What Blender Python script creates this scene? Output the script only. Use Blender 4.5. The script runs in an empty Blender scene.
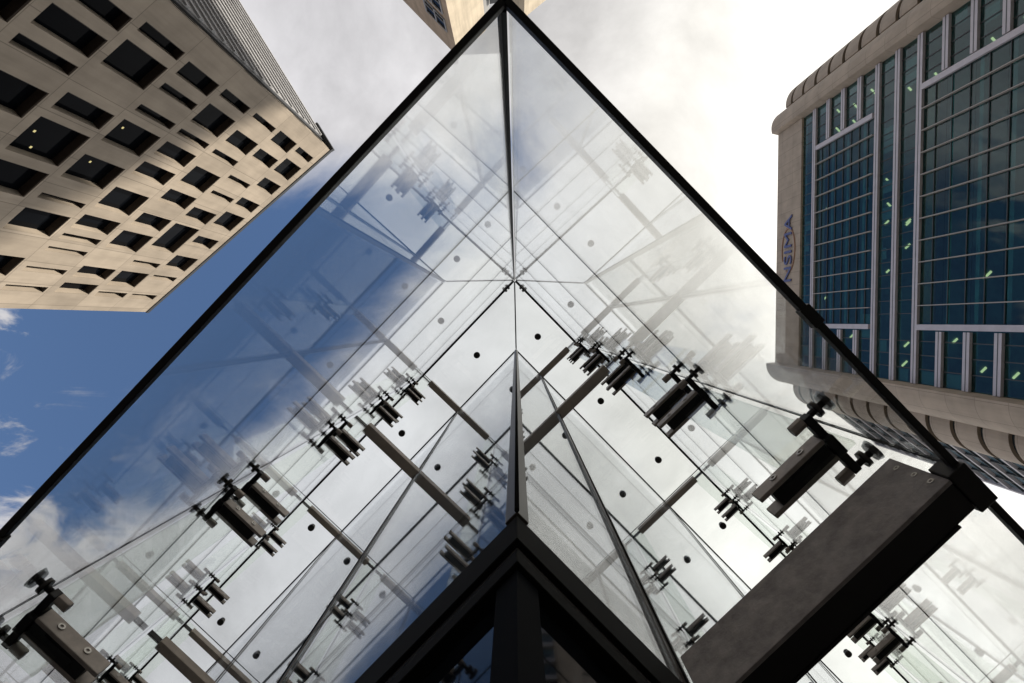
import bpy, bmesh, math, random
from mathutils import Vector, Matrix
random.seed(11)
S = bpy.context.scene
COL = S.collection
rad = math.radians

# ------------------------------------------------------------------ camera
# the lens looks almost straight up; the zenith lies a little above the picture's centre
W, Hh, F = 1024, 683, 600.0
CX, CY = 512.0, 341.5
ZEN = (516.0, 322.0)
CAM_Z = 1.6
zc = Vector((ZEN[0]-CX, ZEN[1]-CY, F)).normalized()
xc = (Vector((1, 0, 0)) - zc*zc.x).normalized()
yc = zc.cross(xc)
r_w = Vector((xc.x, yc.x, zc.x)); d_w = Vector((xc.y, yc.y, zc.y)); w_w = Vector((xc.z, yc.z, zc.z))
cam = bpy.data.cameras.new('camera'); cam.sensor_width = 36; cam.lens = 36*F/W
cam.clip_start = 0.02; cam.clip_end = 3000
co = bpy.data.objects.new('camera', cam); COL.objects.link(co)
m = Matrix.Identity(4)
for i in range(3):
    m[i][0] = r_w[i]; m[i][1] = -d_w[i]; m[i][2] = -w_w[i]
m[0][3], m[1][3], m[2][3] = 0, 0, CAM_Z
co.matrix_world = m
S.camera = co

# ------------------------------------------------------------------ sun, sky, exposure
SUN_AZ, SUN_EL = rad(-4), rad(37.3)         # from +X towards +Y
sdir = Vector((math.cos(SUN_AZ)*math.cos(SUN_EL), math.sin(SUN_AZ)*math.cos(SUN_EL), math.sin(SUN_EL)))
sl = bpy.data.lights.new('sun', 'SUN'); sl.energy = 5.0; sl.angle = rad(2.0); sl.color = (1.0, 0.90, 0.76)
so = bpy.data.objects.new('sun', sl); COL.objects.link(so)
so.rotation_euler = sdir.to_track_quat('Z', 'Y').to_euler(); so.location = (60, 0, 120)

world = bpy.data.worlds.new('World'); S.world = world; world.use_nodes = True
nt = world.node_tree; nt.nodes.clear()
def N(t, **kw):
    n = nt.nodes.new(t)
    for k, v in kw.items(): setattr(n, k, v)
    return n
def L(a, b): nt.links.new(a, b)
def M2(op, a, b=None, c=None, clamp=False):
    n = N('ShaderNodeMath', operation=op, use_clamp=clamp)
    for i, v in enumerate((a, b, c)):
        if v is None: continue
        if isinstance(v, (int, float)): n.inputs[i].default_value = v
        else: L(v, n.inputs[i])
    return n.outputs[0]
sky = N('ShaderNodeTexSky', sky_type='NISHITA', sun_disc=False)
sky.sun_elevation = SUN_EL; sky.sun_rotation = rad(90) - SUN_AZ
sky.air_density = 1.0; sky.dust_density = 0.3; sky.ozone_density = 4.0
tc = N('ShaderNodeTexCoord')
sp = N('ShaderNodeSeparateXYZ'); L(tc.outputs['Generated'], sp.inputs[0])
zz = M2('MAXIMUM', sp.outputs[2], 0.12)
px = M2('DIVIDE', sp.outputs[0], zz); py = M2('DIVIDE', sp.outputs[1], zz)
cb = N('ShaderNodeCombineXYZ'); L(px, cb.inputs[0]); L(py, cb.inputs[1])
def noise(scale, detail, rough, dist, w=0.0):
    n = N('ShaderNodeTexNoise', noise_dimensions='4D'); n.inputs['Scale'].default_value = scale
    n.inputs['Detail'].default_value = detail; n.inputs['Roughness'].default_value = rough
    n.inputs['Distortion'].default_value = dist; n.inputs['W'].default_value = w
    L(cb.outputs[0], n.inputs['Vector']); return n.outputs['Fac']
n1 = noise(2.4, 12, 0.62, 0.6, 5.4)
n2 = noise(2.2, 9, 0.6, 0.5, 8.7)
# broken cloud: a wide blue gap in the west, closed cloud elsewhere
diag = M2('ADD', px, py)
k1 = M2('DIVIDE', M2('ADD', diag, 0.31), 0.22, clamp=True)
k2 = M2('DIVIDE', M2('SUBTRACT', -0.12, py), 0.26, clamp=True)
k3 = M2('DIVIDE', M2('SUBTRACT', py, 0.27), 0.20, clamp=True)
cov = M2('ADD', M2('ADD', M2('MULTIPLY', k1, 0.5), M2('MULTIPLY', k2, 0.5)), M2('ADD', M2('MULTIPLY', k3, 0.45), 0.31))
cov = M2('ADD', cov, M2('MULTIPLY', M2('SUBTRACT', n1, 0.5), 1.05))
# thin cirrus drawn out along the wind
mpc = N('ShaderNodeMapping'); mpc.inputs['Rotation'].default_value = (0, 0, rad(38)); mpc.inputs['Scale'].default_value = (2.2, 6.5, 1); L(cb.outputs[0], mpc.inputs[0])
nc = N('ShaderNodeTexNoise'); nc.inputs['Scale'].default_value = 1.6; nc.inputs['Detail'].default_value = 11; nc.inputs['Roughness'].default_value = 0.6; nc.inputs['Distortion'].default_value = 1.2; L(mpc.outputs[0], nc.inputs['Vector'])
cov = M2('ADD', cov, M2('MULTIPLY', M2('MAXIMUM', M2('SUBTRACT', nc.outputs['Fac'], 0.46), 0.0), M2('MULTIPLY', M2('DIVIDE', M2('SUBTRACT', -0.62, px), 0.2, clamp=True), 2.1)))
mr = N('ShaderNodeMapRange', interpolation_type='SMOOTHSTEP'); L(cov, mr.inputs[0])
mr.inputs[1].default_value = 0.42; mr.inputs[2].default_value = 0.80; mr.inputs[3].default_value = 0.0; mr.inputs[4].default_value = 1.0
dt = N('ShaderNodeVectorMath', operation='DOT_PRODUCT'); L(tc.outputs['Generated'], dt.inputs[0]); dt.inputs[1].default_value = sdir
near = M2('POWER', M2('MAXIMUM', dt.outputs['Value'], 0.0), 4.0)
cl = M2('ADD', M2('MULTIPLY', near, 0.80), 0.52)
cl = M2('MULTIPLY', cl, M2('ADD', M2('MULTIPLY', n2, 1.8), 0.12))
# cloud layers are about three times brighter overhead than at the horizon (CIE overcast)
cl = M2('MULTIPLY', cl, M2('MULTIPLY_ADD', M2('MAXIMUM', sp.outputs[2], 0.0), 0.54, 0.46))
cmix = N('ShaderNodeMix', data_type='RGBA'); L(M2('MULTIPLY', near, 3.2, clamp=True), cmix.inputs[0])
cmix.inputs[6].default_value = (0.985, 0.97, 1.0, 1); cmix.inputs[7].default_value = (1.0, 0.97, 0.91, 1)
cs = N('ShaderNodeVectorMath', operation='SCALE'); L(cmix.outputs[2], cs.inputs[0]); L(cl, cs.inputs['Scale'])
SKY_K = 0.112
ss = N('ShaderNodeVectorMath', operation='SCALE'); L(sky.outputs[0], ss.inputs[0]); ss.inputs['Scale'].default_value = SKY_K
mx = N('ShaderNodeMix', data_type='RGBA'); L(mr.outputs[0], mx.inputs[0]); L(ss.outputs[0], mx.inputs[6]); L(cs.outputs[0], mx.inputs[7])
bg = N('ShaderNodeBackground'); L(mx.outputs[2], bg.inputs[0]); bg.inputs[1].default_value = 1.0
ow = N('ShaderNodeOutputWorld'); L(bg.outputs[0], ow.inputs[0])

S.view_settings.view_transform = 'Standard'; S.view_settings.look = 'None'
S.view_settings.exposure = 0.50; S.view_settings.gamma = 1.0; S.view_settings.use_curve_mapping = False
S.render.engine = 'CYCLES'
cy = S.cycles
cy.max_bounces = 24; cy.glossy_bounces = 12; cy.transmission_bounces = 8; cy.diffuse_bounces = 3
cy.transparent_max_bounces = 64; cy.caustics_reflective = True; cy.caustics_refractive = False
cy.sample_clamp_indirect = 6.0
try:
    cy.use_denoising = True; cy.denoiser = 'OPENIMAGEDENOISE'
except Exception: pass

# ------------------------------------------------------------------ materials
def mat(name):
    mm = bpy.data.materials.new(name); mm.use_nodes = True
    t = mm.node_tree; t.nodes.clear(); o = t.nodes.new('ShaderNodeOutputMaterial')
    return mm, t, o
def pbr(name, col, rough=0.5, metal=0.0, var=0.15, scale=6.0, bump=0.0, spec=0.5, coord='Object', detail=6):
    mm, t, o = mat(name)
    p = t.nodes.new('ShaderNodeBsdfPrincipled'); t.links.new(p.outputs[0], o.inputs[0])
    tcn = t.nodes.new('ShaderNodeTexCoord')
    nz = t.nodes.new('ShaderNodeTexNoise'); nz.inputs['Scale'].default_value = scale; nz.inputs['Detail'].default_value = detail
    nz.inputs['Roughness'].default_value = 0.6
    t.links.new(tcn.outputs[coord], nz.inputs['Vector'])
    r = t.nodes.new('ShaderNodeMapRange'); t.links.new(nz.outputs['Fac'], r.inputs[0])
    r.inputs[1].default_value = 0.3; r.inputs[2].default_value = 0.7
    r.inputs[3].default_value = 1-var; r.inputs[4].default_value = 1+var
    v = t.nodes.new('ShaderNodeVectorMath'); v.operation = 'SCALE'; v.inputs[0].default_value = col[:3]
    t.links.new(r.outputs[0], v.inputs['Scale']); t.links.new(v.outputs[0], p.inputs['Base Color'])
    p.inputs['Roughness'].default_value = rough; p.inputs['Metallic'].default_value = metal
    p.inputs['Specular IOR Level'].default_value = spec
    if bump:
        b = t.nodes.new('ShaderNodeBump'); b.inputs['Strength'].default_value = bump; b.inputs['Distance'].default_value = 0.01
        t.links.new(nz.outputs['Fac'], b.inputs['Height']); t.links.new(b.outputs[0], p.inputs['Normal'])
    mm['p'] = 1
    return mm
def glass(name, tint=(0.975, 0.981, 0.972), f0=0.042, smear=0.0):
    # thin architectural pane: mirror by Fresnel's law, the rest passes straight through
    mm, t, o = mat(name)
    lw = t.nodes.new('ShaderNodeLayerWeight'); lw.inputs['Blend'].default_value = 0.5
    pw = t.nodes.new('ShaderNodeMath'); pw.operation = 'POWER'; t.links.new(lw.outputs['Facing'], pw.inputs[0]); pw.inputs[1].default_value = 5.0
    ma = t.nodes.new('ShaderNodeMath'); ma.operation = 'MULTIPLY_ADD'; t.links.new(pw.outputs[0], ma.inputs[0])
    ma.inputs[1].default_value = 0.83-f0; ma.inputs[2].default_value = f0
    tr = t.nodes.new('ShaderNodeBsdfTransparent'); tr.inputs[0].default_value = (*tint, 1)
    gl = t.nodes.new('ShaderNodeBsdfGlossy'); gl.inputs['Roughness'].default_value = 0.0; gl.inputs[0].default_value = (0.97, 0.98, 1, 1)
    mi = t.nodes.new('ShaderNodeMixShader'); t.links.new(ma.outputs[0], mi.inputs[0]); t.links.new(tr.outputs[0], mi.inputs[1]); t.links.new(gl.outputs[0], mi.inputs[2])
    last = mi
    if smear:
        tcn = t.nodes.new('ShaderNodeTexCoord'); nz = t.nodes.new('ShaderNodeTexNoise'); nz.inputs['Scale'].default_value = 2.6
        nz.inputs['Detail'].default_value = 9; nz.inputs['Roughness'].default_value = 0.68; nz.inputs['Distortion'].default_value = 0.8
        t.links.new(tcn.outputs['Object'], nz.inputs['Vector'])
        r = t.nodes.new('ShaderNodeMapRange'); t.links.new(nz.outputs['Fac'], r.inputs[0]); r.inputs[1].default_value = 0.46; r.inputs[2].default_value = 0.85
        r.inputs[3].default_value = 0.0; r.inputs[4].default_value = smear
        df = t.nodes.new('ShaderNodeBsdfTranslucent'); df.inputs[0].default_value = (0.6, 0.6, 0.58, 1)
        m3 = t.nodes.new('ShaderNodeMixShader'); t.links.new(r.outputs[0], m3.inputs[0]); t.links.new(mi.outputs[0], m3.inputs[1]); t.links.new(df.outputs[0], m3.inputs[2])
        last = m3
    t.links.new(last.outputs[0], o.inputs[0])
    return mm
def emit(name, col, k):
    mm, t, o = mat(name); e = t.nodes.new('ShaderNodeEmission'); e.inputs[0].default_value = (*col, 1); e.inputs[1].default_value = k
    t.links.new(e.outputs[0], o.inputs[0]); return mm
def panels(name, col, bw, bh, mortar=0.02, dark=0.55, var=0.10, rough=0.8, streak=0.78):
    # stone cladding with panel joints; the mesh's own coordinates are x along the wall, z up
    mm, t, o = mat(name)
    p = t.nodes.new('ShaderNodeBsdfPrincipled'); t.links.new(p.outputs[0], o.inputs[0])
    uv = t.nodes.new('ShaderNodeUVMap'); uv.uv_map = 'UVMap'
    b = t.nodes.new('ShaderNodeTexBrick'); t.links.new(uv.outputs[0], b.inputs['Vector'])
    b.inputs['Scale'].default_value = 1.0; b.inputs['Mortar Size'].default_value = mortar; b.inputs['Mortar Smooth'].default_value = 0.1
    b.inputs['Brick Width'].default_value = bw; b.inputs['Row Height'].default_value = bh; b.offset = 0.0
    c1 = Vector(col)
    b.inputs['Color1'].default_value = (*(c1*(1-var*0.6)), 1); b.inputs['Color2'].default_value = (*(c1*(1+var*0.6)), 1)
    b.inputs['Mortar'].default_value = (*(c1*dark), 1)
    tcn = t.nodes.new('ShaderNodeTexCoord'); nz = t.nodes.new('ShaderNodeTexNoise'); nz.inputs['Scale'].default_value = 0.6; nz.inputs['Detail'].default_value = 8
    t.links.new(tcn.outputs['Object'], nz.inputs['Vector'])
    r = t.nodes.new('ShaderNodeMapRange'); t.links.new(nz.outputs['Fac'], r.inputs[0]); r.inputs[1].default_value = 0.3; r.inputs[2].default_value = 0.7
    r.inputs[3].default_value = 0.86; r.inputs[4].default_value = 1.12
    v = t.nodes.new('ShaderNodeVectorMath'); v.operation = 'SCALE'; t.links.new(b.outputs['Color'], v.inputs[0]); t.links.new(r.outputs[0], v.inputs['Scale'])
    mp = t.nodes.new('ShaderNodeMapping'); mp.inputs['Scale'].default_value = (1.3, 1.3, 0.09); t.links.new(tcn.outputs['Object'], mp.inputs[0])
    n2_ = t.nodes.new('ShaderNodeTexNoise'); n2_.inputs['Scale'].default_value = 1.6; n2_.inputs['Detail'].default_value = 7; n2_.inputs['Roughness'].default_value = 0.65
    t.links.new(mp.outputs[0], n2_.inputs['Vector'])
    r2_ = t.nodes.new('ShaderNodeMapRange'); t.links.new(n2_.outputs['Fac'], r2_.inputs[0]); r2_.inputs[1].default_value = 0.42; r2_.inputs[2].default_value = 0.72
    r2_.inputs[3].default_value = 1.04; r2_.inputs[4].default_value = streak          # rain streaks
    v2 = t.nodes.new('ShaderNodeVectorMath'); v2.operation = 'SCALE'; t.links.new(v.outputs[0], v2.inputs[0]); t.links.new(r2_.outputs[0], v2.inputs['Scale'])
    t.links.new(v2.outputs[0], p.inputs['Base Color']); p.inputs['Roughness'].default_value = rough
    p.inputs['Specular IOR Level'].default_value = 0.25
    return mm

MG = {}
MG['glass'] = glass('clear_glass', smear=0.035)
MG['fin_glass'] = glass('fin_glass', tint=(0.93, 0.95, 0.925))
MG['roof_glass'] = glass('roof_glass', tint=(0.95, 0.97, 0.97))
MG['seal'] = pbr('black_silicone', (0.018, 0.018, 0.018), 0.6)
MG['frame'] = pbr('dark_bronze_aluminium', (0.008, 0.0075, 0.007), 0.7, 0.0, 0.12, 4, spec=0.08)
MG['doorpost'] = pbr('near_black_door_post', (0.005, 0.006, 0.008), 0.7, 0, 0.1, 4, spec=0.04)
MG['rail'] = pbr('dark_rail_paint', (0.022, 0.020, 0.018), 0.45, 0.2, 0.1, 5)
MG['post'] = pbr('dark_brown_mullion', (0.085, 0.072, 0.060), 0.38, 0.5, 0.15, 3)
MG['beam'] = pbr('worn_grey_steel', (0.38, 0.34, 0.322), 0.6, 0.05, 0.32, 16.0, 0.5, detail=12)
MG['clamp'] = pbr('brushed_steel', (0.50, 0.435, 0.385), 0.42, 0.25, 0.18, 20)
MG['clampdark'] = pbr('blackened_steel', (0.022, 0.021, 0.020), 0.5, 0.3, 0.2, 20)
MG['fitting'] = pbr('dark_fitting_steel', (0.075, 0.068, 0.062), 0.4, 0.6, 0.2, 30)
MG['bolt'] = pbr('pale_bolt_steel', (0.55, 0.52, 0.48), 0.35, 0.8, 0.1, 40)
MG['strut'] = pbr('painted_strut_steel', (0.68, 0.58, 0.49), 0.45, 0.0, 0.15, 6)
MG['tint'] = pbr('dark_tinted_glass', (0.006, 0.007, 0.009), 0.03, 0.0, 0.0, 1, spec=0.35)
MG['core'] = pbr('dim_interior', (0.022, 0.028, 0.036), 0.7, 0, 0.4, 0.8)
MG['ground'] = pbr('grey_paving', (0.12, 0.115, 0.11), 0.85, 0, 0.25, 0.7)
MG['stoneL'] = panels('pale_limestone_cladding', (0.36, 0.312, 0.256), 1.9, 3.93, 0.022, 0.60, 0.17, 0.8, 0.86)
MG['winL'] = pbr('dark_window_glass', (0.004, 0.005, 0.007), 0.04, 0, 0.2, 1, spec=0.02)
MG['reveal'] = pbr('unlit_brown_reveal', (0.045, 0.032, 0.024), 0.6)
MG['louvre'] = pbr('grey_louvre_metal', (0.42, 0.43, 0.45), 0.5, 0.1)
MG['louvredark'] = pbr('mid_grey_louvre_metal', (0.50, 0.51, 0.53), 0.5, 0.1)
MG['coping'] = pbr('dark_coping_metal', (0.03, 0.034, 0.04), 0.45, 0.3)
MG['stoneR'] = panels('tan_granite_cladding', (0.46, 0.385, 0.31), 1.55, 3.03, 0.02, 0.6, 0.06, 0.6, 0.93)
MG['spandrel'] = pbr('pale_grey_spandrel', (0.60, 0.57, 0.61), 0.5, 0.2, 0.08, 1)
MG['mullR'] = pbr('grey_mullion', (0.40, 0.375, 0.345), 0.5, 0.2, 0.05, 1)
MG['thin'] = pbr('dark_glazing_bar', (0.05, 0.06, 0.065), 0.5)
MG['glassR'] = glass('teal_tower_glass', tint=(0.50, 0.71, 0.71), f0=0.05)
MG['slab'] = pbr('dim_office_interior', (0.27, 0.40, 0.40), 0.8, 0, 0.45, 0.35)
MG['blind'] = pbr('grey_window_blind', (0.34, 0.36, 0.35), 0.8)
MG['slotglass'] = pbr('grey_slot_glass', (0.035, 0.045, 0.05), 0.15, 0, 0.2, 1)
MG['brown'] = pbr('brown_soffit', (0.42, 0.22, 0.13), 0.7)
MG['tube'] = emit('fluorescent_tube', (1.0, 0.74, 0.36), 1.0)
MG['lampL'] = emit('warm_downlight', (1.0, 0.85, 0.40), 0.5)
MG['signblue'] = pbr('blue_sign_letters', (0.10, 0.12, 0.30), 0.4)
MG['signorange'] = pbr('orange_sign_ring', (0.36, 0.20, 0.12), 0.4)
MG['tanwall'] = panels('tan_render_panels', (0.43, 0.335, 0.25), 4.2, 3.2, 0.02, 0.6)
MG['cream'] = panels('cream_render', (0.60, 0.53, 0.42), 6.0, 3.2, 0.01, 0.85)
MG['greyframe'] = pbr('grey_window_frame', (0.33, 0.33, 0.34), 0.5)
MG['roofdark'] = pbr('roof_membrane', (0.08, 0.08, 0.085), 0.8)

# ------------------------------------------------------------------ mesh helpers
class MB:
    def __init__(s): s.bm = bmesh.new(); s.uv = s.bm.loops.layers.uv.new('UVMap')
    def hexa(s, P, uvax=None):
        # P: 8 corners, bottom ring then top ring
        v = [s.bm.verts.new(p) for p in P]
        fs = []
        for q in ((3,2,1,0),(4,5,6,7),(0,1,5,4),(1,2,6,5),(2,3,7,6),(3,0,4,7)):
            fs.append(s.bm.faces.new([v[i] for i in q]))
        return fs
    def box(s, fr, a, b):
        (x0,y0,z0),(x1,y1,z1) = a, b
        P = [fr(x,y,z) for z in (z0,z1) for x,y in ((x0,y0),(x1,y0),(x1,y1),(x0,y1))]
        fs = s.hexa(P)
        lo = [(x,y,z) for z in (z0,z1) for x,y in ((x0,y0),(x1,y0),(x1,y1),(x0,y1))]
        idx = ((3,2,1,0),(4,5,6,7),(0,1,5,4),(1,2,6,5),(2,3,7,6),(3,0,4,7))
        for f, q in zip(fs, idx):
            for lp, i in zip(f.loops, q):
                x, y, z = lo[i]
                lp[s.uv].uv = (x, z) if q in ((0,1,5,4),(2,3,7,6)) else ((y, z) if q in ((1,2,6,5),(3,0,4,7)) else (x, y))
    def cyl(s, p0, p1, r, n=16, r1=None):
        p0, p1 = Vector(p0), Vector(p1); ax = (p1-p0).normalized(); r1 = r if r1 is None else r1
        e = ax.orthogonal().normalized(); g = ax.cross(e)
        A = [s.bm.verts.new(p0 + (e*math.cos(2*math.pi*i/n) + g*math.sin(2*math.pi*i/n))*r) for i in range(n)]
        B = [s.bm.verts.new(p1 + (e*math.cos(2*math.pi*i/n) + g*math.sin(2*math.pi*i/n))*r1) for i in range(n)]
        for i in range(n):
            j = (i+1) % n
            s.bm.faces.new((A[i], A[j], B[j], B[i])).smooth = True
        s.bm.faces.new(A[::-1]); s.bm.faces.new(B)
    def ring(s, p0, p1, r, ri, n=16):
        p0, p1 = Vector(p0), Vector(p1); ax = (p1-p0).normalized(); e = ax.orthogonal().normalized(); g = ax.cross(e)
        def c(p, rr): return [s.bm.verts.new(p + (e*math.cos(2*math.pi*i/n) + g*math.sin(2*math.pi*i/n))*rr) for i in range(n)]
        A, B, D, E = c(p0, r), c(p1, r), c(p1, ri), c(p0, ri)
        for i in range(n):
            j = (i+1) % n
            for X, Y in ((A, B), (B, D), (D, E), (E, A)): s.bm.faces.new((X[i], X[j], Y[j], Y[i]))
    def prism(s, pts, z0, z1, closed=True, uvlen=True):
        A = [s.bm.verts.new((p[0], p[1], z0)) for p in pts]; B = [s.bm.verts.new((p[0], p[1], z1)) for p in pts]
        n = len(pts); acc = 0.0
        for i in range(n if closed else n-1):
            j = (i+1) % n
            f = s.bm.faces.new((A[i], A[j], B[j], B[i]))
            l = (Vector(pts[j][:2]) - Vector(pts[i][:2])).length
            for lp, uv in zip(f.loops, ((acc, z0), (acc+l, z0), (acc+l, z1), (acc, z1))): lp[s.uv].uv = uv
            acc += l
        if closed:
            s.bm.faces.new(A[::-1]); s.bm.faces.new(B)
    def build(s, name, m_, parent=None, bevel=0.0, kind=None):
        bmesh.ops.recalc_face_normals(s.bm, faces=s.bm.faces)
        me = bpy.data.meshes.new(name); 
        org = Vector((0,0,0))
        s.bm.to_mesh(me); s.bm.free(); me.materials.append(m_)
        o = bpy.data.objects.new(name, me); COL.objects.link(o)
        if parent:
            o.parent = parent
            me.transform(Matrix.Translation(-world_loc(parent)))
        if bevel:
            b = o.modifiers.new('bevel', 'BEVEL'); b.width = bevel; b.segments = 2; b.limit_method = 'ANGLE'
        if kind: o['kind'] = kind
        return o
def world_loc(o):
    v = Vector(o.location)
    while o.parent: o = o.parent; v += Vector(o.location)
    return v
def thing(name, label, cat, loc, group=None):
    o = bpy.data.objects.new(name, None); o.empty_display_size = 0.1; COL.objects.link(o); o.location = loc
    o['label'] = label; o['category'] = cat
    if group: o['group'] = group
    return o
IDF = lambda x, y, z: Vector((x, y, z))

# ------------------------------------------------------------------ ground
g = MB(); g.box(IDF, (-900, -900, -0.5), (900, 900, 0)); g.build('ground', MG['ground'], kind='structure')

# ------------------------------------------------------------------ the glass box: frames of reference
C0 = Vector((-0.0278, -0.7995))                       # plan of the outer corner
SIDE = {'left': dict(u=Vector((-0.69284, 0.72109)), n=Vector((0.72109, 0.69284)), a=0.5740),
        'right': dict(u=Vector((0.69995, 0.71420)), n=Vector((-0.71420, 0.69995)), a=0.5398)}
B_IN = 0.375                                          # inner glazing stands this far beyond the camera
def fr_of(side):
    q = SIDE[side]
    # coordinates: t along the wall from the outer corner, p towards the inside (outer glass at -a), h above the lens
    def fr(t, p, h):
        v = C0 + q['u']*t + q['n']*(p + q['a'])
        return Vector((v.x, v.y, CAM_Z + h))
    return fr
FR = {k: fr_of(k) for k in SIDE}
# inner corner in plan
nl, nr = SIDE['left']['n'], SIDE['right']['n']
def meet(b):
    det = nl.x*nr.y - nl.y*nr.x
    return Vector(((b*nr.y - nl.y*b)/det, (nl.x*b - b*nr.x)/det))
CIN = meet(B_IN)
TIN = {k: (CIN - C0).dot(SIDE[k]['u']) for k in SIDE}
JOINT = {'left': [2.5, 5.8, 9.1, 12.4, 15.7], 'right': [1.63, 5.05, 8.45, 11.85, 15.25]}
LEV = [3.62, 5.57, 7.52, 9.47]
H_RAIL, H_TOP = 1.53, 11.40
TG = 0.007                                            # pane thickness
def plan(side, t, p, h): return FR[side](t, p, h)

# ------------------------------------------------------------------ outer glass walls
for side in SIDE:
    fr = FR[side]; a = SIDE[side]['a']
    w = thing('glass_wall', {'left': 'outer frameless glass wall on the left of the corner, with blue sky behind it',
                             'right': 'outer frameless glass wall on the right of the corner, facing the tall teal tower'}[side], 'glass wall', fr(0, -a, H_RAIL))
    ts = [0.012] + JOINT[side]; hs = [H_RAIL+0.012] + LEV + [H_TOP]
    for i in range(len(ts)-1):
        for j in range(len(hs)-1):
            b = MB(); b.box(fr, (ts[i]+0.005, -a-TG/2, hs[j]+0.0075), (ts[i+1]-0.005, -a+TG/2, hs[j+1]-0.0075))
            b.build('glass_pane', MG['glass'], w)
    b = MB()
    for t in JOINT[side]: b.box(fr, (t-0.005, -a-0.003, H_RAIL+0.012), (t+0.005, -a+0.003, H_TOP))
    for h in LEV:
        e = [0.017] + JOINT[side]
        for i in range(len(e)-1): b.box(fr, (e[i]+0.005, -a-0.003, h-0.0075), (e[i+1]-0.005, -a+0.003, h+0.0075))
    b.build('silicone_seal', MG['seal'], w)
    b = MB(); b.box(fr, (-0.010, -a-0.012, H_RAIL-0.018), (15.7, -a+0.008, H_RAIL+0.010)); b.build('bottom_rail', MG['rail'], w, 0.003)
    for tt_ in ((1.10, 4.3) if side == 'right' else (1.9, 4.6)):
        b = MB(); b.box(fr, (tt_-0.03, -a-0.017, H_RAIL-0.022), (tt_+0.03, -a+0.013, H_RAIL+0.009)); b.build('rail_sleeve', MG['rail'], w, 0.002)
    b = MB(); b.box(fr, (0.03, -a-0.022, H_TOP-0.03), (15.7, -a+0.022, H_TOP+0.035)); b.build('top_channel', MG['frame'], w)
cpos = Vector((C0.x, C0.y, CAM_Z+H_RAIL))
cp = thing('corner_joint', 'vertical dark silicone corner joint where the two outer glass walls meet', 'corner joint', cpos)
b = MB()
vv = (nl+nr).normalized()
def cfr(x, y, z):
    e = Vector((vv.y, -vv.x)); p = C0 + e*x + vv*y; return Vector((p.x, p.y, CAM_Z+z))
b.box(cfr, (-0.010, -0.006, H_RAIL+0.012), (0.004, 0.018, H_TOP)); b.build('seal', MG['seal'], cp)
b = MB(); b.box(cfr, (-0.020, -0.004, H_RAIL+0.012), (-0.0105, 0.022, H_TOP)); b.build('edge_strip', MG['fitting'], cp)

# ------------------------------------------------------------------ inner glazing with its entrance frame
TD = {'left': 15.7, 'right': 15.25}
H_HEAD = 1.60
for side in SIDE:
    fr = FR[side]; t0 = TIN[side]
    w = thing('inner_glazing', {'left': 'inner glass screen left of the dark post, above the entrance frame',
                                'right': 'inner glass screen right of the dark post, crossed by the heavy steel beam'}[side], 'glass screen', fr(t0, B_IN, H_HEAD))
    ts = [t0+0.025] + [t for t in JOINT[side]]; hs = [H_HEAD, 2.28, 7.4, H_TOP]
    for i in range(len(ts)-1):
        for j in range(3):
            b = MB(); b.box(fr, (ts[i]+0.004, B_IN-TG/2, hs[j]+0.003), (ts[i+1]-0.004, B_IN+TG/2, hs[j+1]-0.003)); b.build('glass_pane', MG['glass'], w)
    for h in hs[1:3]:
        b = MB()
        for i in range(len(ts)-1): b.box(fr, (ts[i]+0.03, B_IN-0.003, h-0.003), (ts[i+1]-0.03, B_IN+0.003, h+0.003))
        b.build('silicone_seal', MG['seal'], w)
    for t in JOINT[side][:-1]:
        b = MB(); b.box(fr, (t-0.026, B_IN-0.016, H_HEAD), (t+0.026, B_IN-0.0085, H_TOP)); b.box(fr, (t-0.012, B_IN+0.0085, H_HEAD), (t+0.012, B_IN+0.055, H_TOP))
        mu = b.build('mullion', MG['post'], w)
        b = MB(); b.box(fr, (t-0.005, B_IN-0.021, H_HEAD), (t+0.005, B_IN-0.0165, H_TOP)); b.build('cover_strip', MG['frame'], mu)
    b = MB(); b.box(fr, (t0+0.04, B_IN-0.016, H_TOP-0.02), (TD[side], B_IN+0.016, H_TOP+0.03)); b.build('top_channel', MG['thin'], w)
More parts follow.
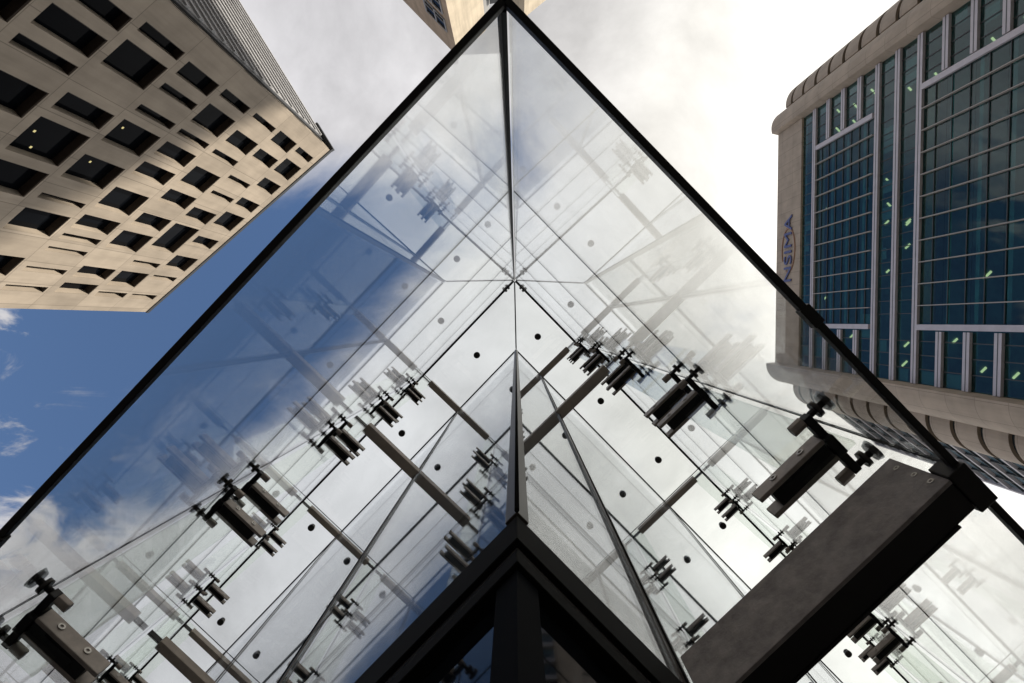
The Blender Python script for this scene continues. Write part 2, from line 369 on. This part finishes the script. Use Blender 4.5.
# the entrance frame below
ef = thing('entrance_frame', 'dark bronze entrance frame with stepped header and black glass, under the inner post', 'entrance', Vector((CIN.x, CIN.y, 0)))
def prof(side, p0, h0, h1, d=0.10):
    """a header bar whose end is mitred on the inner corner"""
    q = SIDE[side]; P = []
    for h in (h0, h1):
        for (pp, far) in ((p0, 0), (p0, 1), (p0+d, 1), (p0+d, 0)):
            if far: v = FR[side](TD[side], pp, h)
            else:
                c = meet(pp); v = Vector((c.x, c.y, CAM_Z+h))
            P.append(v)
    return P
for side in SIDE:
    for p0, h0, h1, nm, mt in ((B_IN-0.014, 1.500, 1.597, 'header_cap', 'frame'), (B_IN-0.024, 1.388, 1.497, 'header_beam', 'frame'),
                               (B_IN-0.010, 1.345, 1.385, 'highlight_bead', 'fitting'), (B_IN-0.018, 1.272, 1.342, 'door_head', 'frame')):  # the bead's lighter colour paints in the header's highlight
        b = MB(); b.hexa(prof(side, p0, h0, h1)); b.build(nm, MG[mt], ef, 0.003)
    fr = FR[side]; t0 = TIN[side]
    b = MB(); b.hexa([FR[side](t, p, h) if not isinstance(t, Vector) else t for h in (0,) for t, p in ()] or
                     [ (lambda c, h: Vector((c.x, c.y, CAM_Z+h)))(meet(B_IN-0.006), h) if k == 0 else fr(t0+0.058, pp, h)
                       if k in (1,) else (fr(t0+0.058, B_IN+0.05, h) if k == 2 else (lambda c, h: Vector((c.x, c.y, CAM_Z+h)))(meet(B_IN+0.05), h))
                       for h in (-CAM_Z, 1.270) for k, pp in ((0, 0), (1, B_IN-0.006), (2, 0), (3, 0))])
    b.build('door_post', MG['doorpost'], ef)
    b = MB(); b.box(fr, (t0+0.060, B_IN+0.014, -CAM_Z+0.06), (TD[side], B_IN+0.026, 1.270)); b.build('dark_glass', MG['tint'], ef)
    b = MB(); b.box(fr, (t0+0.060, B_IN-0.002, -CAM_Z), (TD[side], B_IN+0.04, -CAM_Z+0.058)); b.build('sill', MG['rail'], ef)
ip = thing('corner_post', 'tall dark brown corner post rising from the entrance frame to the roof', 'post', Vector((CIN.x, CIN.y, CAM_Z+H_HEAD)))
for side in SIDE:
    fr = FR[side]; t0 = TIN[side]
    b = MB()
    P = []
    for h in (H_HEAD+0.001, H_TOP):
        c1, c2 = meet(B_IN-0.020), meet(B_IN+0.02)
        P += [Vector((c1.x, c1.y, CAM_Z+h)), fr(t0+0.027, B_IN-0.020, h), fr(t0+0.027, B_IN+0.02, h), Vector((c2.x, c2.y, CAM_Z+h))]
    b.hexa(P); b.build('post_face', MG['post'], ip, 0.003)
c = meet(B_IN-0.022)
b = MB(); b.cyl((c.x, c.y, CAM_Z+H_HEAD+0.002), (c.x, c.y, CAM_Z+H_TOP), 0.007, 12); b.build('corner_bead', MG['frame'], ip)

# the dim building behind the inner glass
core = MB()
P = []
for h in (H_HEAD+0.02, H_TOP-0.06):
    pc = meet(B_IN+0.075); pl_, pr_ = FR['left'](15.6, B_IN+0.075, h), FR['right'](15.2, B_IN+0.075, h)
    P += [Vector((pc.x, pc.y, CAM_Z+h)), pr_, Vector((0, 22, CAM_Z+h)), pl_]
core.hexa(P); o = core.build('building_core', MG['core'])
o['label'] = 'dim blue-grey building interior behind the inner glass screens'; o['category'] = 'building'

# ------------------------------------------------------------------ glass roof
rt = thing('glass_roof', 'flat frameless glass roof high overhead with round dark bolts', 'glass roof', Vector((C0.x, C0.y, CAM_Z+H_TOP+0.05)))
HR0, HR1 = H_TOP+0.045, H_TOP+0.065
seal = MB(); chan = MB()
for side in SIDE:
    fr = FR[side]; a = SIDE[side]['a']; js = JOINT[side]
    for i in range(len(js)):
        ta = js[i-1]+0.006 if i else None; tb = js[i]-0.006
        b = MB(); P = []
        for h in (HR0, HR1):
            if i == 0:
                e = 0.007
                pa = fr(e, -a, h); c2 = meet(B_IN); pb = Vector((c2.x, c2.y, CAM_Z+h)) + Vector((*(SIDE[side]['u']*e), 0))
            else: pa, pb = fr(ta, -a, h), fr(ta, B_IN, h)
            P += [pa, fr(tb, -a, h), fr(tb, B_IN, h), pb]
        b.hexa(P); b.build('roof_pane', MG['roof_glass'], rt)
        seal.box(fr, (js[i]-0.006, -a, HR0+0.004), (js[i]+0.006, B_IN, HR1-0.004))
    for t in ([1.53, 3.61, 6.15, 8.72, 11.3] if side == 'left' else [1.08, 2.80, 4.38, 6.16, 7.9, 9.65, 11.4]):
        b = MB(); c = fr(t, -0.10, 0)
        z = CAM_Z+HR0
        b.cyl((c.x, c.y, z-0.05), (c.x, c.y, z), 0.062, 20); b.cyl((c.x, c.y, z+0.02), (c.x, c.y, z+0.06), 0.05, 16)
        b.build('roof_bolt', MG['fitting'], rt)
dv = CIN - C0; dl = dv.length; dn = dv/dl
def dfr(x, y, z):
    e = Vector((dn.y, -dn.x)); p = C0 + dn*x + e*y; return Vector((p.x, p.y, CAM_Z+z))
seal.box(dfr, (0.03, -0.012, HR0+0.003), (dl-0.03, 0.012, HR1-0.003))
seal.build('roof_seal', MG['seal'], rt)
for side in SIDE:
    fr = FR[side]; a = SIDE[side]['a']
    k = thing('corner_clamp', f'small dark clamp plate under the roof corner, {side} of the corner joint', 'clamp', fr(0.22, -a, H_TOP-0.15))
    b = MB(); b.box(fr, (0.16, -a+0.010, H_TOP-0.20), (0.30, -a+0.03, H_TOP-0.06)); b.build('plate', MG['clampdark'], k, 0.004)
    for t in (0.195, 0.265):
        b = MB(); b.cyl(fr(t, -a+0.03, H_TOP-0.13), fr(t, -a+0.055, H_TOP-0.13), 0.022, 12); b.build('bolt', MG['fitting'], k)

# ------------------------------------------------------------------ fins, clamps, struts
ORD = ['first', 'second', 'third', 'fourth', 'fifth']
def fin(side, t, k):
    fr = FR[side]; a = SIDE[side]['a']
    b = MB(); b.box(fr, (t-0.0075, -a+0.03, 1.93), (t+0.0075, -a+0.235, H_TOP-0.03))
    o = b.build('glass_fin', MG['fin_glass'])
    o['label'] = f'tall narrow glass fin behind the {ORD[k]} joint of the {side} glass wall'; o['category'] = 'glass fin'; o['group'] = 'glass fins stiffening the outer walls'
def clamp(side, t, h, k, lev, pos):
    fr = FR[side]; a = SIDE[side]['a']
    lab = (f'single steel clamp at the foot of the {ORD[k]} fin, {side} glass wall' if lev == 0 else
           f'{pos} clamp of pair, {ORD[lev-1]} horizontal joint up, {ORD[k]} fin of {side} wall')
    th = thing('fin_clamp', lab, 'clamp', fr(t, -a, h), 'steel clamps holding the glass fins')
    p0, p1 = -a+0.085, -a+0.375
    for s in (-1, 1):
        b = MB(); b.box(fr, (t+s*0.037-0.009, p0, h-0.035), (t+s*0.037+0.009, p1, h+0.035)); pl = b.build('clamp_plate', MG['clamp'], th, 0.003)
        for pp in (p0+0.075, p0+0.20):
            b = MB(); b.ring(fr(t+s*0.046, pp, h+0.004), fr(t+s*0.0500, pp, h+0.004), 0.0135, 0.0065); b.build('plate_bolt', MG['bolt'], pl)
    b = MB(); b.box(fr, (t-0.0275, p0+0.005, h-0.033), (t+0.0275, p0+0.245, h+0.032)); b.box(fr, (t-0.020, p0+0.06, h-0.037), (t+0.020, p0+0.19, h-0.0335))
    b.build('spacer', MG['clampdark'], th)
    b = MB(); b.box(fr, (t-0.128, -a+0.052, h-0.022), (t+0.128, -a+0.082, h+0.022)); b.box(fr, (t-0.04, -a+0.05, h-0.045), (t+0.04, -a+0.0845, h+0.045))
    b.build('arm', MG['clampdark'], th, 0.004)
    for s in (-1, 1):
        tt = t+s*0.118
        b = MB()
        b.cyl(fr(tt, -a-0.026, h), fr(tt, -a-0.008, h), 0.040, 20, 0.034)
        b.cyl(fr(tt, -a-0.008, h), fr(tt, -a+0.052, h), 0.012, 12)
        b.cyl(fr(tt, -a+0.012, h), fr(tt, -a+0.030, h), 0.030, 18)
        d = b.build('disc_fitting', MG['fitting'], th)
        b = MB(); b.cyl(fr(tt, -a+0.0825, h), fr(tt, -a+0.135, h), 0.021, 6); b.build('nut', MG['clamp'], th, 0.002)
def strut(side, t, h, k, nm):
    fr = FR[side]; a = SIDE[side]['a']
    th = thing('strut', f'{nm} square steel strut from the {ORD[k]} fin of the {side} wall to its inner mullion', 'strut', fr(t, -a, h), 'steel struts between outer and inner glass')
    b = MB(); b.box(fr, (t-0.055, -a+0.19, h-0.055), (t+0.055, B_IN-0.0055, h+0.055)); b.build('tube', MG['strut'], th, 0.006)
    b = MB(); b.box(fr, (t-0.012, -a+0.03, h-0.035), (t+0.012, -a+0.1895, h+0.035)); b.build('end_pin', MG['clampdark'], th)
for side in SIDE:
    for k, t in enumerate(JOINT[side][:4]):
        fin(side, t, k)
        clamp(side, t, 2.08 if side == 'left' else 2.03, k, 0, '')
        for lev, h in enumerate(LEV):
            clamp(side, t, h-0.19, k, lev+1, 'lower'); clamp(side, t, h+0.17, k, lev+1, 'upper')
        strut(side, t, 6.46, k, 'mid-height'); strut(side, t, 11.22, k, 'topmost')

# ------------------------------------------------------------------ the heavy cantilever beam
fr = FR['right']; a = SIDE['right']['a']
bt = thing('steel_beam', 'heavy dark box beam from the entrance frame to the right bottom rail', 'beam', fr(1.69, B_IN, 1.5))
b = MB(); b.box(fr, (1.634, -a+0.04, 1.499), (1.646, B_IN-0.03, 1.742)); b.build('side_plate', MG['beam'], bt, 0.0015)
b = MB(); b.box(fr, (1.6465, -a+0.04, 1.503), (1.735, B_IN-0.03, 1.736)); b.build('beam_body', MG['rail'], bt, 0.002)
b = MB(); b.box(fr, (1.7355, -a+0.10, 1.499), (1.744, B_IN-0.03, 1.742)); b.build('side_plate', MG['rail'], bt, 0.0015)
b = MB(); b.box(fr, (1.626, -a-0.016, 1.497), (1.752, -a+0.039, 1.575)); b.build('end_block', MG['rail'], bt, 0.003)
for hh in (1.545, 1.61, 1.685):
    b = MB(); b.ring(fr(1.634, -a+0.062, hh), fr(1.6325, -a+0.062, hh), 0.0088, 0.0040); b.build('bolt', MG['bolt'], bt)

# ------------------------------------------------------------------ left tower: pale stone with scattered windows
R1 = Vector((-15.998, -14.784)); dL = Vector((-0.75789, 0.65238)); nL_ = Vector((0.65238, 0.75789)); WL, HL = 21.33, 52.0
def lfr(s, d, h):
    v = R1 + dL*s - nL_*d; return Vector((v.x, v.y, CAM_Z+h))
lt = thing('office_tower', 'pale stone office tower at upper left with scattered dark windows', 'tower', Vector((R1.x, R1.y, 0)))
rows = {47.75: [(1.45,2.05),(2.8,4.35),(5.1,6.2),(7.5,8.5),(9.2,10.9),(12.15,13.2),(14.5,16.1),(16.9,17.4),(19.2,19.75)],
        43.85: [(1.4,2.5),(3.35,4.3),(6.25,6.7),(7.95,8.4),(9.8,11.0),(11.6,14.4),(15.7,16.2),(16.9,18.5),(19.2,19.75)],
        39.95: [(1.5,1.95),(3.2,4.4),(5.1,5.6),(6.8,8.5),(9.1,10.3),(11.5,12.7),(13.3,15.0),(16.9,18.0),(18.6,19.6)],
        35.85: [(1.5,2.1),(2.8,4.4),(5.05,5.5),(6.2,7.3),(8.0,9.1),(10.3,12.1),(12.8,14.0),(14.5,15.0),(15.7,16.1),(17.5,17.95),(19.2,19.7)],
        31.95: [(1.6,2.6),(3.3,3.8),(5.0,5.5),(6.2,7.9),(9.0,10.8),(12.1,12.5),(13.3,15.0),(16.9,18.5),(19.2,19.7)],
        28.05: [(1.4,2.0),(2.6,4.3),(6.3,7.4),(8.0,10.3),(10.9,12.7),(14.5,15.0),(15.7,17.3),(18.6,19.7)],
        24.15: [(1.7,2.6),(3.2,4.4),(5.0,5.6),(6.8,8.5),(9.8,10.9),(12.1,13.8),(16.9,18.0)],
        20.25: [(1.5,2.1),(3.2,4.9),(6.2,6.7),(8.0,9.7),(11.5,12.1),(13.3,15.0),(16.9,18.5)],
        16.35: [(1.5,3.1),(5.0,5.6),(7.4,8.5),(9.8,11.5),(13.3,13.9),(15.7,17.3)]}
WH, DEP = 3.25, 0.80
keys = sorted(rows)
wall = MB()
wall.box(lfr, (0, 0, -CAM_Z), (WL, DEP, keys[0]))
for i, h in enumerate(keys):
    top = keys[i+1] if i+1 < len(keys) else HL
    wall.box(lfr, (0, 0, h+WH), (WL, DEP, top))
    e = [0.0] + [v for w_ in rows[h] for v in w_] + [WL]
    for j in range(0, len(e), 2): wall.box(lfr, (e[j], 0, h), (e[j+1], DEP, h+WH))
wall.build('stone_facade', MG['stoneL'], lt)
SD = Vector((-0.522, -0.853)); SN = Vector((0.853, -0.522))
def sfr(x, o, h):
    v = R1 + SD*x + SN*o; return Vector((v.x, v.y, CAM_Z+h))
b = MB(); P_ = [lfr(0.35, DEP+0.002, 0), sfr(1.3, -0.35, 0), sfr(32, -0.35, 0), lfr(WL-0.3, 32, 0), lfr(WL-0.3, DEP+0.002, 0)]
b.prism([(p.x, p.y) for p in P_], 0, HL+CAM_Z-0.4); b.build('tower_body', MG['reveal'], lt)
for h in keys:
    for (s0, s1) in rows[h]:
        b = MB(); b.box(lfr, (s0+0.003, 0.46, h+0.003), (s1-0.003, 0.50, h+WH-0.003)); wo = b.build('window', MG['winL'], lt)
        b = MB(); b.box(lfr, (s0+0.003, 0.04, h+0.003), (s0+0.04, 0.458, h+WH-0.003))  # dark liner on soffit and one side; their shade is in its colour
        b.box(lfr, (s0+0.042, 0.04, h+WH-0.05), (s1-0.003, 0.458, h+WH-0.003)); b.build('frame', MG['reveal'], wo)
for (s_, h) in ((7.3, 25.3), (10.0, 29.6), (9.1, 29.0), (6.9, 33.0), (9.6, 33.3), (6.95, 41.3)):
    b = MB(); b.box(lfr, (s_-0.06, 0.43, h), (s_+0.06, 0.458, h+0.10)); b.build('downlight', MG['lampL'], lt)
b = MB(); b.box(lfr, (0.0, -0.06, HL+0.002), (WL+0.05, 0.55, HL+0.4)); b.build('coping', MG['coping'], lt)
# narrow flank: a stone return with slits, a dark gap, then grey louvres running back
b = MB(); b.box(sfr, (0.9, -0.30, -CAM_Z), (1.35, -0.02, HL-0.2)); b.build('dark_recess', MG['coping'], lt)
b = MB(); b.box(sfr, (1.352, -0.34, -CAM_Z), (32, 0.02, HL-0.1)); b.build('flank_wall', MG['louvre'], lt)
for i in range(36):
    b = MB(); b.box(sfr, (1.36, 0.021, 6+i*1.3), (32, 0.13, 6+i*1.3+0.30)); b.build('louvre', MG['louvredark'], lt)
b = MB(); b.box(sfr, (-0.05, -0.5, HL+0.002), (2.6, 0.30, HL+0.45)); b.build('coping', MG['coping'], lt)
for h in keys:
    b = MB(); b.box(lfr, (-0.014, 0.30, h+0.6), (-0.003, 0.55, h+WH-0.4)); b.build('slit_window', MG['winL'], lt)

# ------------------------------------------------------------------ right tower
XF, Y0, Y1, HT = 34.5, -24.6, 5.35, 80.0
YM = (Y0+Y1)/2
rtw = thing('glass_tower', 'tall teal glass tower with rounded tan stone corners and blue sign, at upper right', 'tower', Vector((XF, YM, 0)))
def rfr(y, d, h): return Vector((XF+d, y, CAM_Z+h))      # y along the face, d into the building
GT = 73.45
b = MB(); b.box(rfr, (Y0, 0, GT), (Y1, 1.2, HT)); b.build('parapet', MG['stoneR'], rtw)
FL = [GT - 3.03*i for i in range(24)]                    # storey lines
A0, A1, T0, T1 = 58.55, 70.42, -20.0, 0.45               # first tall glazed bay
BB1 = 52.35; BB0 = 37.2
def in_bay(y0, h0):
    return T0-0.01 <= y0 < T1-0.01 and ((A0-0.01 <= h0 < A1-0.2) or (BB0-0.01 <= h0 < BB1-0.2))
# storeys behind the glass
sl_ = MB()
for h in FL: sl_.box(rfr, (Y0+0.05, 0.45, h-0.55), (Y1-0.05, 7.0, h-0.15))
sl_.box(rfr, (Y0+0.05, 7.002, 1), (Y1-0.05, 7.6, GT))
sl_.build('storey_slabs', MG['slab'], rtw)
for i in range(len(FL)-1):                                # glazing in storey strips
    b = MB(); b.box(rfr, (Y0, 0.24, FL[i+1]), (Y1, 0.27, FL[i]-0.004)); b.build('glazing_strip', MG['glassR'], rtw)
sp_ = MB()
jn_ = MB()
def bar(y0, y1, h, w=0.34):
    sp_.box(rfr, (y0, -0.02, h-w), (y1, 0.22, h+w)); jn_.box(rfr, (y0, -0.026, h-0.045), (y1, -0.0205, h+0.045))
for i, h in enumerate(FL[1:], 1):
    bay = (A0+0.5 < h < A1-0.5) or (BB0+0.5 < h < BB1-0.5)
    if bay:
        bar(Y0+0.02, T0-0.35, h); bar(T1+0.35, Y1-0.02, h)
    else: bar(Y0+0.02, Y1-0.02, h)
sp_.build('spandrels', MG['spandrel'], rtw); jn_.build('spandrel_joints', MG['thin'], rtw)
for (h0, h1) in ((A0, A1), (BB0, BB1)):
    for y in (T0, T1):
        b = MB(); b.box(rfr, (y-0.24, -0.035, h0+0.45), (y+0.24, 0.2, h1-0.45)); b.build('bay_frame', MG['spandrel'], rtw)
b = MB(); bd = MB()
for (h0, h1) in ((A0, A1), (BB0, BB1)):
    n = 11
    for i in range(1, n):
        y = T0 + (T1-T0)*i/n; b.box(rfr, (y-0.04, -0.03, h0+0.42), (y+0.04, 0.235, h1-0.42))
    for k in range(1, 8):
        h = h0 + (h1-h0)*k/8.0; bd.box(rfr, (T0+0.3, 0.17, h-0.04), (T1-0.3, 0.236, h+0.04))
b.build('bay_mullions', MG['mullR'], rtw)
for y in [Y0+1.15*i for i in range(1, 4)] + [T1+1.2*i for i in range(1, 4)]: bd.box(rfr, (y-0.04, 0.19, 4), (y+0.04, 0.234, GT))
for i in range(1, 17):
    y = T0 + (T1-T0)*i/17.0
    for (h0, h1) in ((A1, GT), (BB1, A0), (24.0, BB0)): bd.box(rfr, (y-0.035, 0.195, h0), (y+0.035, 0.233, h1))
bd.build('glazing_bars', MG['thin'], rtw)
b = MB()
for h1 in (A1, BB1): b.box(rfr, (T0+0.4, 0.29, h1-2.1), (T1-0.4, 0.44, h1-0.7))
b.build('soffit', MG['brown'], rtw)
# fluorescent tubes under the ceilings
rnd = random.Random(5)
spots = []
for i, h in enumerate(FL[1:14]):
    for y in ([Y0+1.6, Y0+3.4, T1+1.5, T1+3.4] + ([] if (A0 < h < A1-1 or BB0 < h < BB1-1) else [T0+2.2*j for j in range(1, 9)])):
        if rnd.random() < 0.62: spots.append((y+rnd.uniform(-.3, .3), h))
for _ in range(9): spots.append((rnd.uniform(T0+1, T1-1), rnd.choice(FL[2:13])))
rnd.shuffle(spots)
for (y, h) in spots[:46]:
    d = rnd.uniform(0.55, 0.9); sg = 0.9 if y < YM else -0.9; ln_ = rnd.uniform(0.4, 0.85)
    def tfr(a_, c_, h_, y=y, d=d, sg=sg): return rfr(y + sg*a_*0.74 - c_*0.67, d + a_*0.67 + sg*c_*0.74, h_)
    b = MB(); b.box(tfr, (0, -0.08, h-0.63), (ln_, 0.08, h-0.56)); b.build('ceiling_light', MG['tube'], rtw)
bl = MB()
for i, h in enumerate(FL[1:15]):
    for k in range(24):
        y = Y0 + 0.1 + k*1.245
        if rnd.random() < 0.22 and not (T0-1 < y < T1 and (A0 < h < A1 or BB0 < h < BB1)):
            bl.box(rfr, (y+0.05, 0.33, h+0.5+rnd.uniform(0, 1.2)), (y+1.15, 0.36, h+2.5))
bl.build('window_blinds', MG['blind'], rtw)
# rounded stone corners, both ends (mirrored about the middle of the face)
def arc(cx, cy_, r, a0, a1, n): return [(cx+r*math.cos(rad(a0+(a1-a0)*i/n)), cy_+r*math.sin(rad(a0+(a1-a0)*i/n))) for i in range(n+1)]
def mir(pts, s): return [(x, y if s > 0 else 2*YM-y) for x, y in pts]
for s in (1, -1):
    roll = arc(35.9, Y1+0.25, 2.45, 190, 85, 14) if s > 0 else arc(36.0, Y1+0.9, 2.3, 205, 92, 14)
    roll = [(XF+0.3, Y1)] + [p for p in roll if p[1] > Y1] + [(40, Y1+4.2), (40, Y1)]
    b = MB(); b.prism(mir(roll, s), 0, HT+CAM_Z+0.3); b.build('corner_roll', MG['stoneR'], rtw)
    lx, ly, lr = (39.1, Y1+3.15, 2.45) if s > 0 else (38.0, Y1+3.6, 2.85)
    r2 = arc(lx, ly, lr, 186, 70, 14) + [(41.4 if s > 0 else 42.35, Y1+5.9), (44, Y1+4), (40.5, Y1+2)]
    band = MB(); slot = MB()
    hh = HT-1.0
    band.prism(mir(r2, s), CAM_Z+hh-3.03*0.35, CAM_Z+hh+0.4)
    for i in range(22):
        zt = CAM_Z + hh - 3.03*(i+0.35)
        band.prism(mir(r2, s), zt-3.03+0.06, zt-0.52)
    band.build('corner_bands', MG['stoneR'], rtw)
    r3 = arc(lx, ly, lr-0.28, 186, 70, 12) + [(41.35, Y1+5.6), (43.8, Y1+4), (40.7, Y1+2.2)]
    slot.prism(mir(r3, s), 2, CAM_Z+hh-1.2); slot.build('slot_windows', MG['slotglass'], rtw)
    # chamfered glass flank
    p0, p1 = Vector((41.4, Y1+6.2)), Vector((47.3, Y1+10.6)); dd = (p1-p0); ln = dd.length; dd /= ln; nn = Vector((-dd.y, dd.x))
    def ffr(x, d, h, p0=p0, dd=dd, nn=nn, s=s):
        v = p0 + dd*x - nn*d; y = v.y if s > 0 else 2*YM-v.y
        return Vector((v.x, y, CAM_Z+h))
    b = MB(); b.box(ffr, (0.05, 0.25, 3), (ln, 0.9, HT-1.2)); b.build('flank_glass', pbr('blue_flank_glass', (0.17, 0.29, 0.37), 0.1, 0.25, 0.3, 0.4, spec=0.8), rtw)
    b = MB()
    for i in range(25): b.box(ffr, (0.0, -0.05, HT-1.2-3.03*i-0.34), (ln, 0.248, HT-1.2-3.03*i))
    b.build('flank_spandrels', MG['spandrel'], rtw)
    b = MB()
    for i in range(25): b.box(ffr, (0.02, 0.10, HT-1.2-3.03*i-1.74), (ln, 0.245, HT-1.2-3.03*i-1.68))
    for x in [ln*k/4 for k in range(1, 4)]: b.box(ffr, (x-0.05, 0.05, 3), (x+0.05, 0.24, HT-1.2))
    b.build('flank_bars', MG['thin'], rtw)
    b = MB(); b.box(ffr, (ln+0.003, -0.09, 3), (ln+0.35, 0.9, HT-1.0)); b.build('flank_edge', MG['spandrel'], rtw)
b = MB(); b.prism([(42, Y0-6), (47.2, Y0-10.2), (75, Y0-10.2), (75, Y1+10.2), (47.2, Y1+10.2), (42, Y1+6)], 0, HT+CAM_Z-1.0); b.build('tower_body', MG['coping'], rtw)
# sign on the parapet
cu = bpy.data.curves.new('sign_lettering', 'FONT'); cu.body = 'NSIMA'; cu.size = 2.9; cu.extrude = 0.06; cu.space_character = 1.0
cu.materials.append(MG['signblue'])
to = bpy.data.objects.new('sign_lettering', cu); COL.objects.link(to); to.parent = rtw
bpy.context.view_layer.update()
me_ = bpy.data.meshes.new_from_object(to.evaluated_get(bpy.context.evaluated_depsgraph_get()))
bpy.data.objects.remove(to); to = bpy.data.objects.new('sign_lettering', me_); COL.objects.link(to); to.parent = rtw
tm = Matrix(((0, 0, -1, XF-0.1), (-1, 0, 0, -4.9), (0, 1, 0, CAM_Z+75.5), (0, 0, 0, 1)))
to.matrix_parent_inverse = Matrix.Identity(4); to.matrix_basis = Matrix.Translation(-Vector((XF, YM, 0))) @ tm
ring = MB()
N_ = 40
for i in range(N_):
    if 2 <= i <= 6: continue
    th0, th1 = 2*math.pi*i/N_, 2*math.pi*(i+1)/N_
    def q(th, k): return (-9.1+2.75*k*math.cos(th), 76.5+1.75*k*math.sin(th)*(1.0))
    P = []
    for d in (-0.10, 0.0):
        for (th, k) in ((th0, 0.97), (th1, 0.97), (th1, 1.05), (th0, 1.05)):
            y, h = q(th, k); P.append(rfr(y, d-0.001, h))
    ring.hexa(P)
ring.build('sign_ring', MG['signorange'], rtw)

# ------------------------------------------------------------------ tower at the top of the picture
def at(px_, py_, h):
    v = Vector((px_-CX, py_-CY, F)); w_ = Vector((r_w*v.x + d_w*v.y + w_w*v.z)); w_ /= w_.z
    return (w_.x*h, w_.y*h)
HB = 60.0
P0, P1, P2, P2b, P3a, P3, P4 = [at(*q, HB) for q in ((330, -75), (458, 57), (486, 30), (490, 12), (512, 12), (524, 18), (585, -32))]
tt = thing('apartment_tower', 'tan and cream tower at the top edge, behind the glass corner', 'tower', Vector((P1[0], P1[1], 0)))
def seg(p, q):
    p, q = Vector(p), Vector(q); d = (q-p); l = d.length; d /= l; n = Vector((-d.y, d.x))
    if n.dot(-p) < 0: n = -n
    return (lambda s, dep, h: Vector((*(p + d*s - n*dep), CAM_Z+h))), l
def face(name, p, q, m_, t=0.6):
    f, l = seg(p, q); b = MB(); b.box(f, (0, 0, -CAM_Z), (l, t, HB)); return b.build(name, m_, tt), f, l
_, f1, l1 = face('tan_facade', P0, P1, MG['tanwall'])
_, f2, l2 = face('cream_facade', P1, P2, MG['cream'])
face('recess_wall', P2, P2b, MG['coping'])
_, f3, l3 = face('cream_wing', P3a, P3, MG['cream'])
_, f4, l4 = face('cream_flank', P3, P4, MG['cream'])
b = MB(); f1_, _l = seg(P0, P1)
b.prism([(P0[0]-1, P0[1]-25), (P0[0]+.3, P0[1]-.6), (P1[0], P1[1]-.9), (P2[0]-.2, P2[1]-.8), (P2b[0], P2b[1]-.5), (P3a[0], P3a[1]-.9), (P3[0]-.2, P3[1]-1.0), (P4[0]-1, P4[1]-1), (P4[0]-1, P4[1]-25)], 0, HB+CAM_Z-0.5)
b.build('tower_body', MG['coping'], tt)
def windows(f, l, cols, w, z0=8):
    for h in [HB-6.2-3.2*i for i in range(11)]:
        for s in cols:
            b = MB(); b.box(f, (s, -0.02, h), (s+w, 0.03, h+2.1)); o = b.build('window', MG['winL'], tt)
            b = MB()
            for x in (s-0.14, s+w/2-0.06, s+w): b.box(f, (x, -0.12, h-0.12), (x+0.13, -0.021, h+2.22))
            b.box(f, (s, -0.118, h-0.12), (s+w, -0.0215, h)); b.box(f, (s, -0.118, h+2.1), (s+w, -0.0215, h+2.22)); b.box(f, (s, -0.1, h+0.7), (s+w, -0.022, h+0.8))
            b.build('frame', MG['greyframe'], o)
windows(f1, l1, [l1-3.4, l1-8.4], 2.5)
windows(f4, l4, [1.3], 1.5)
windows(f3, l3, [0.4], 1.0)
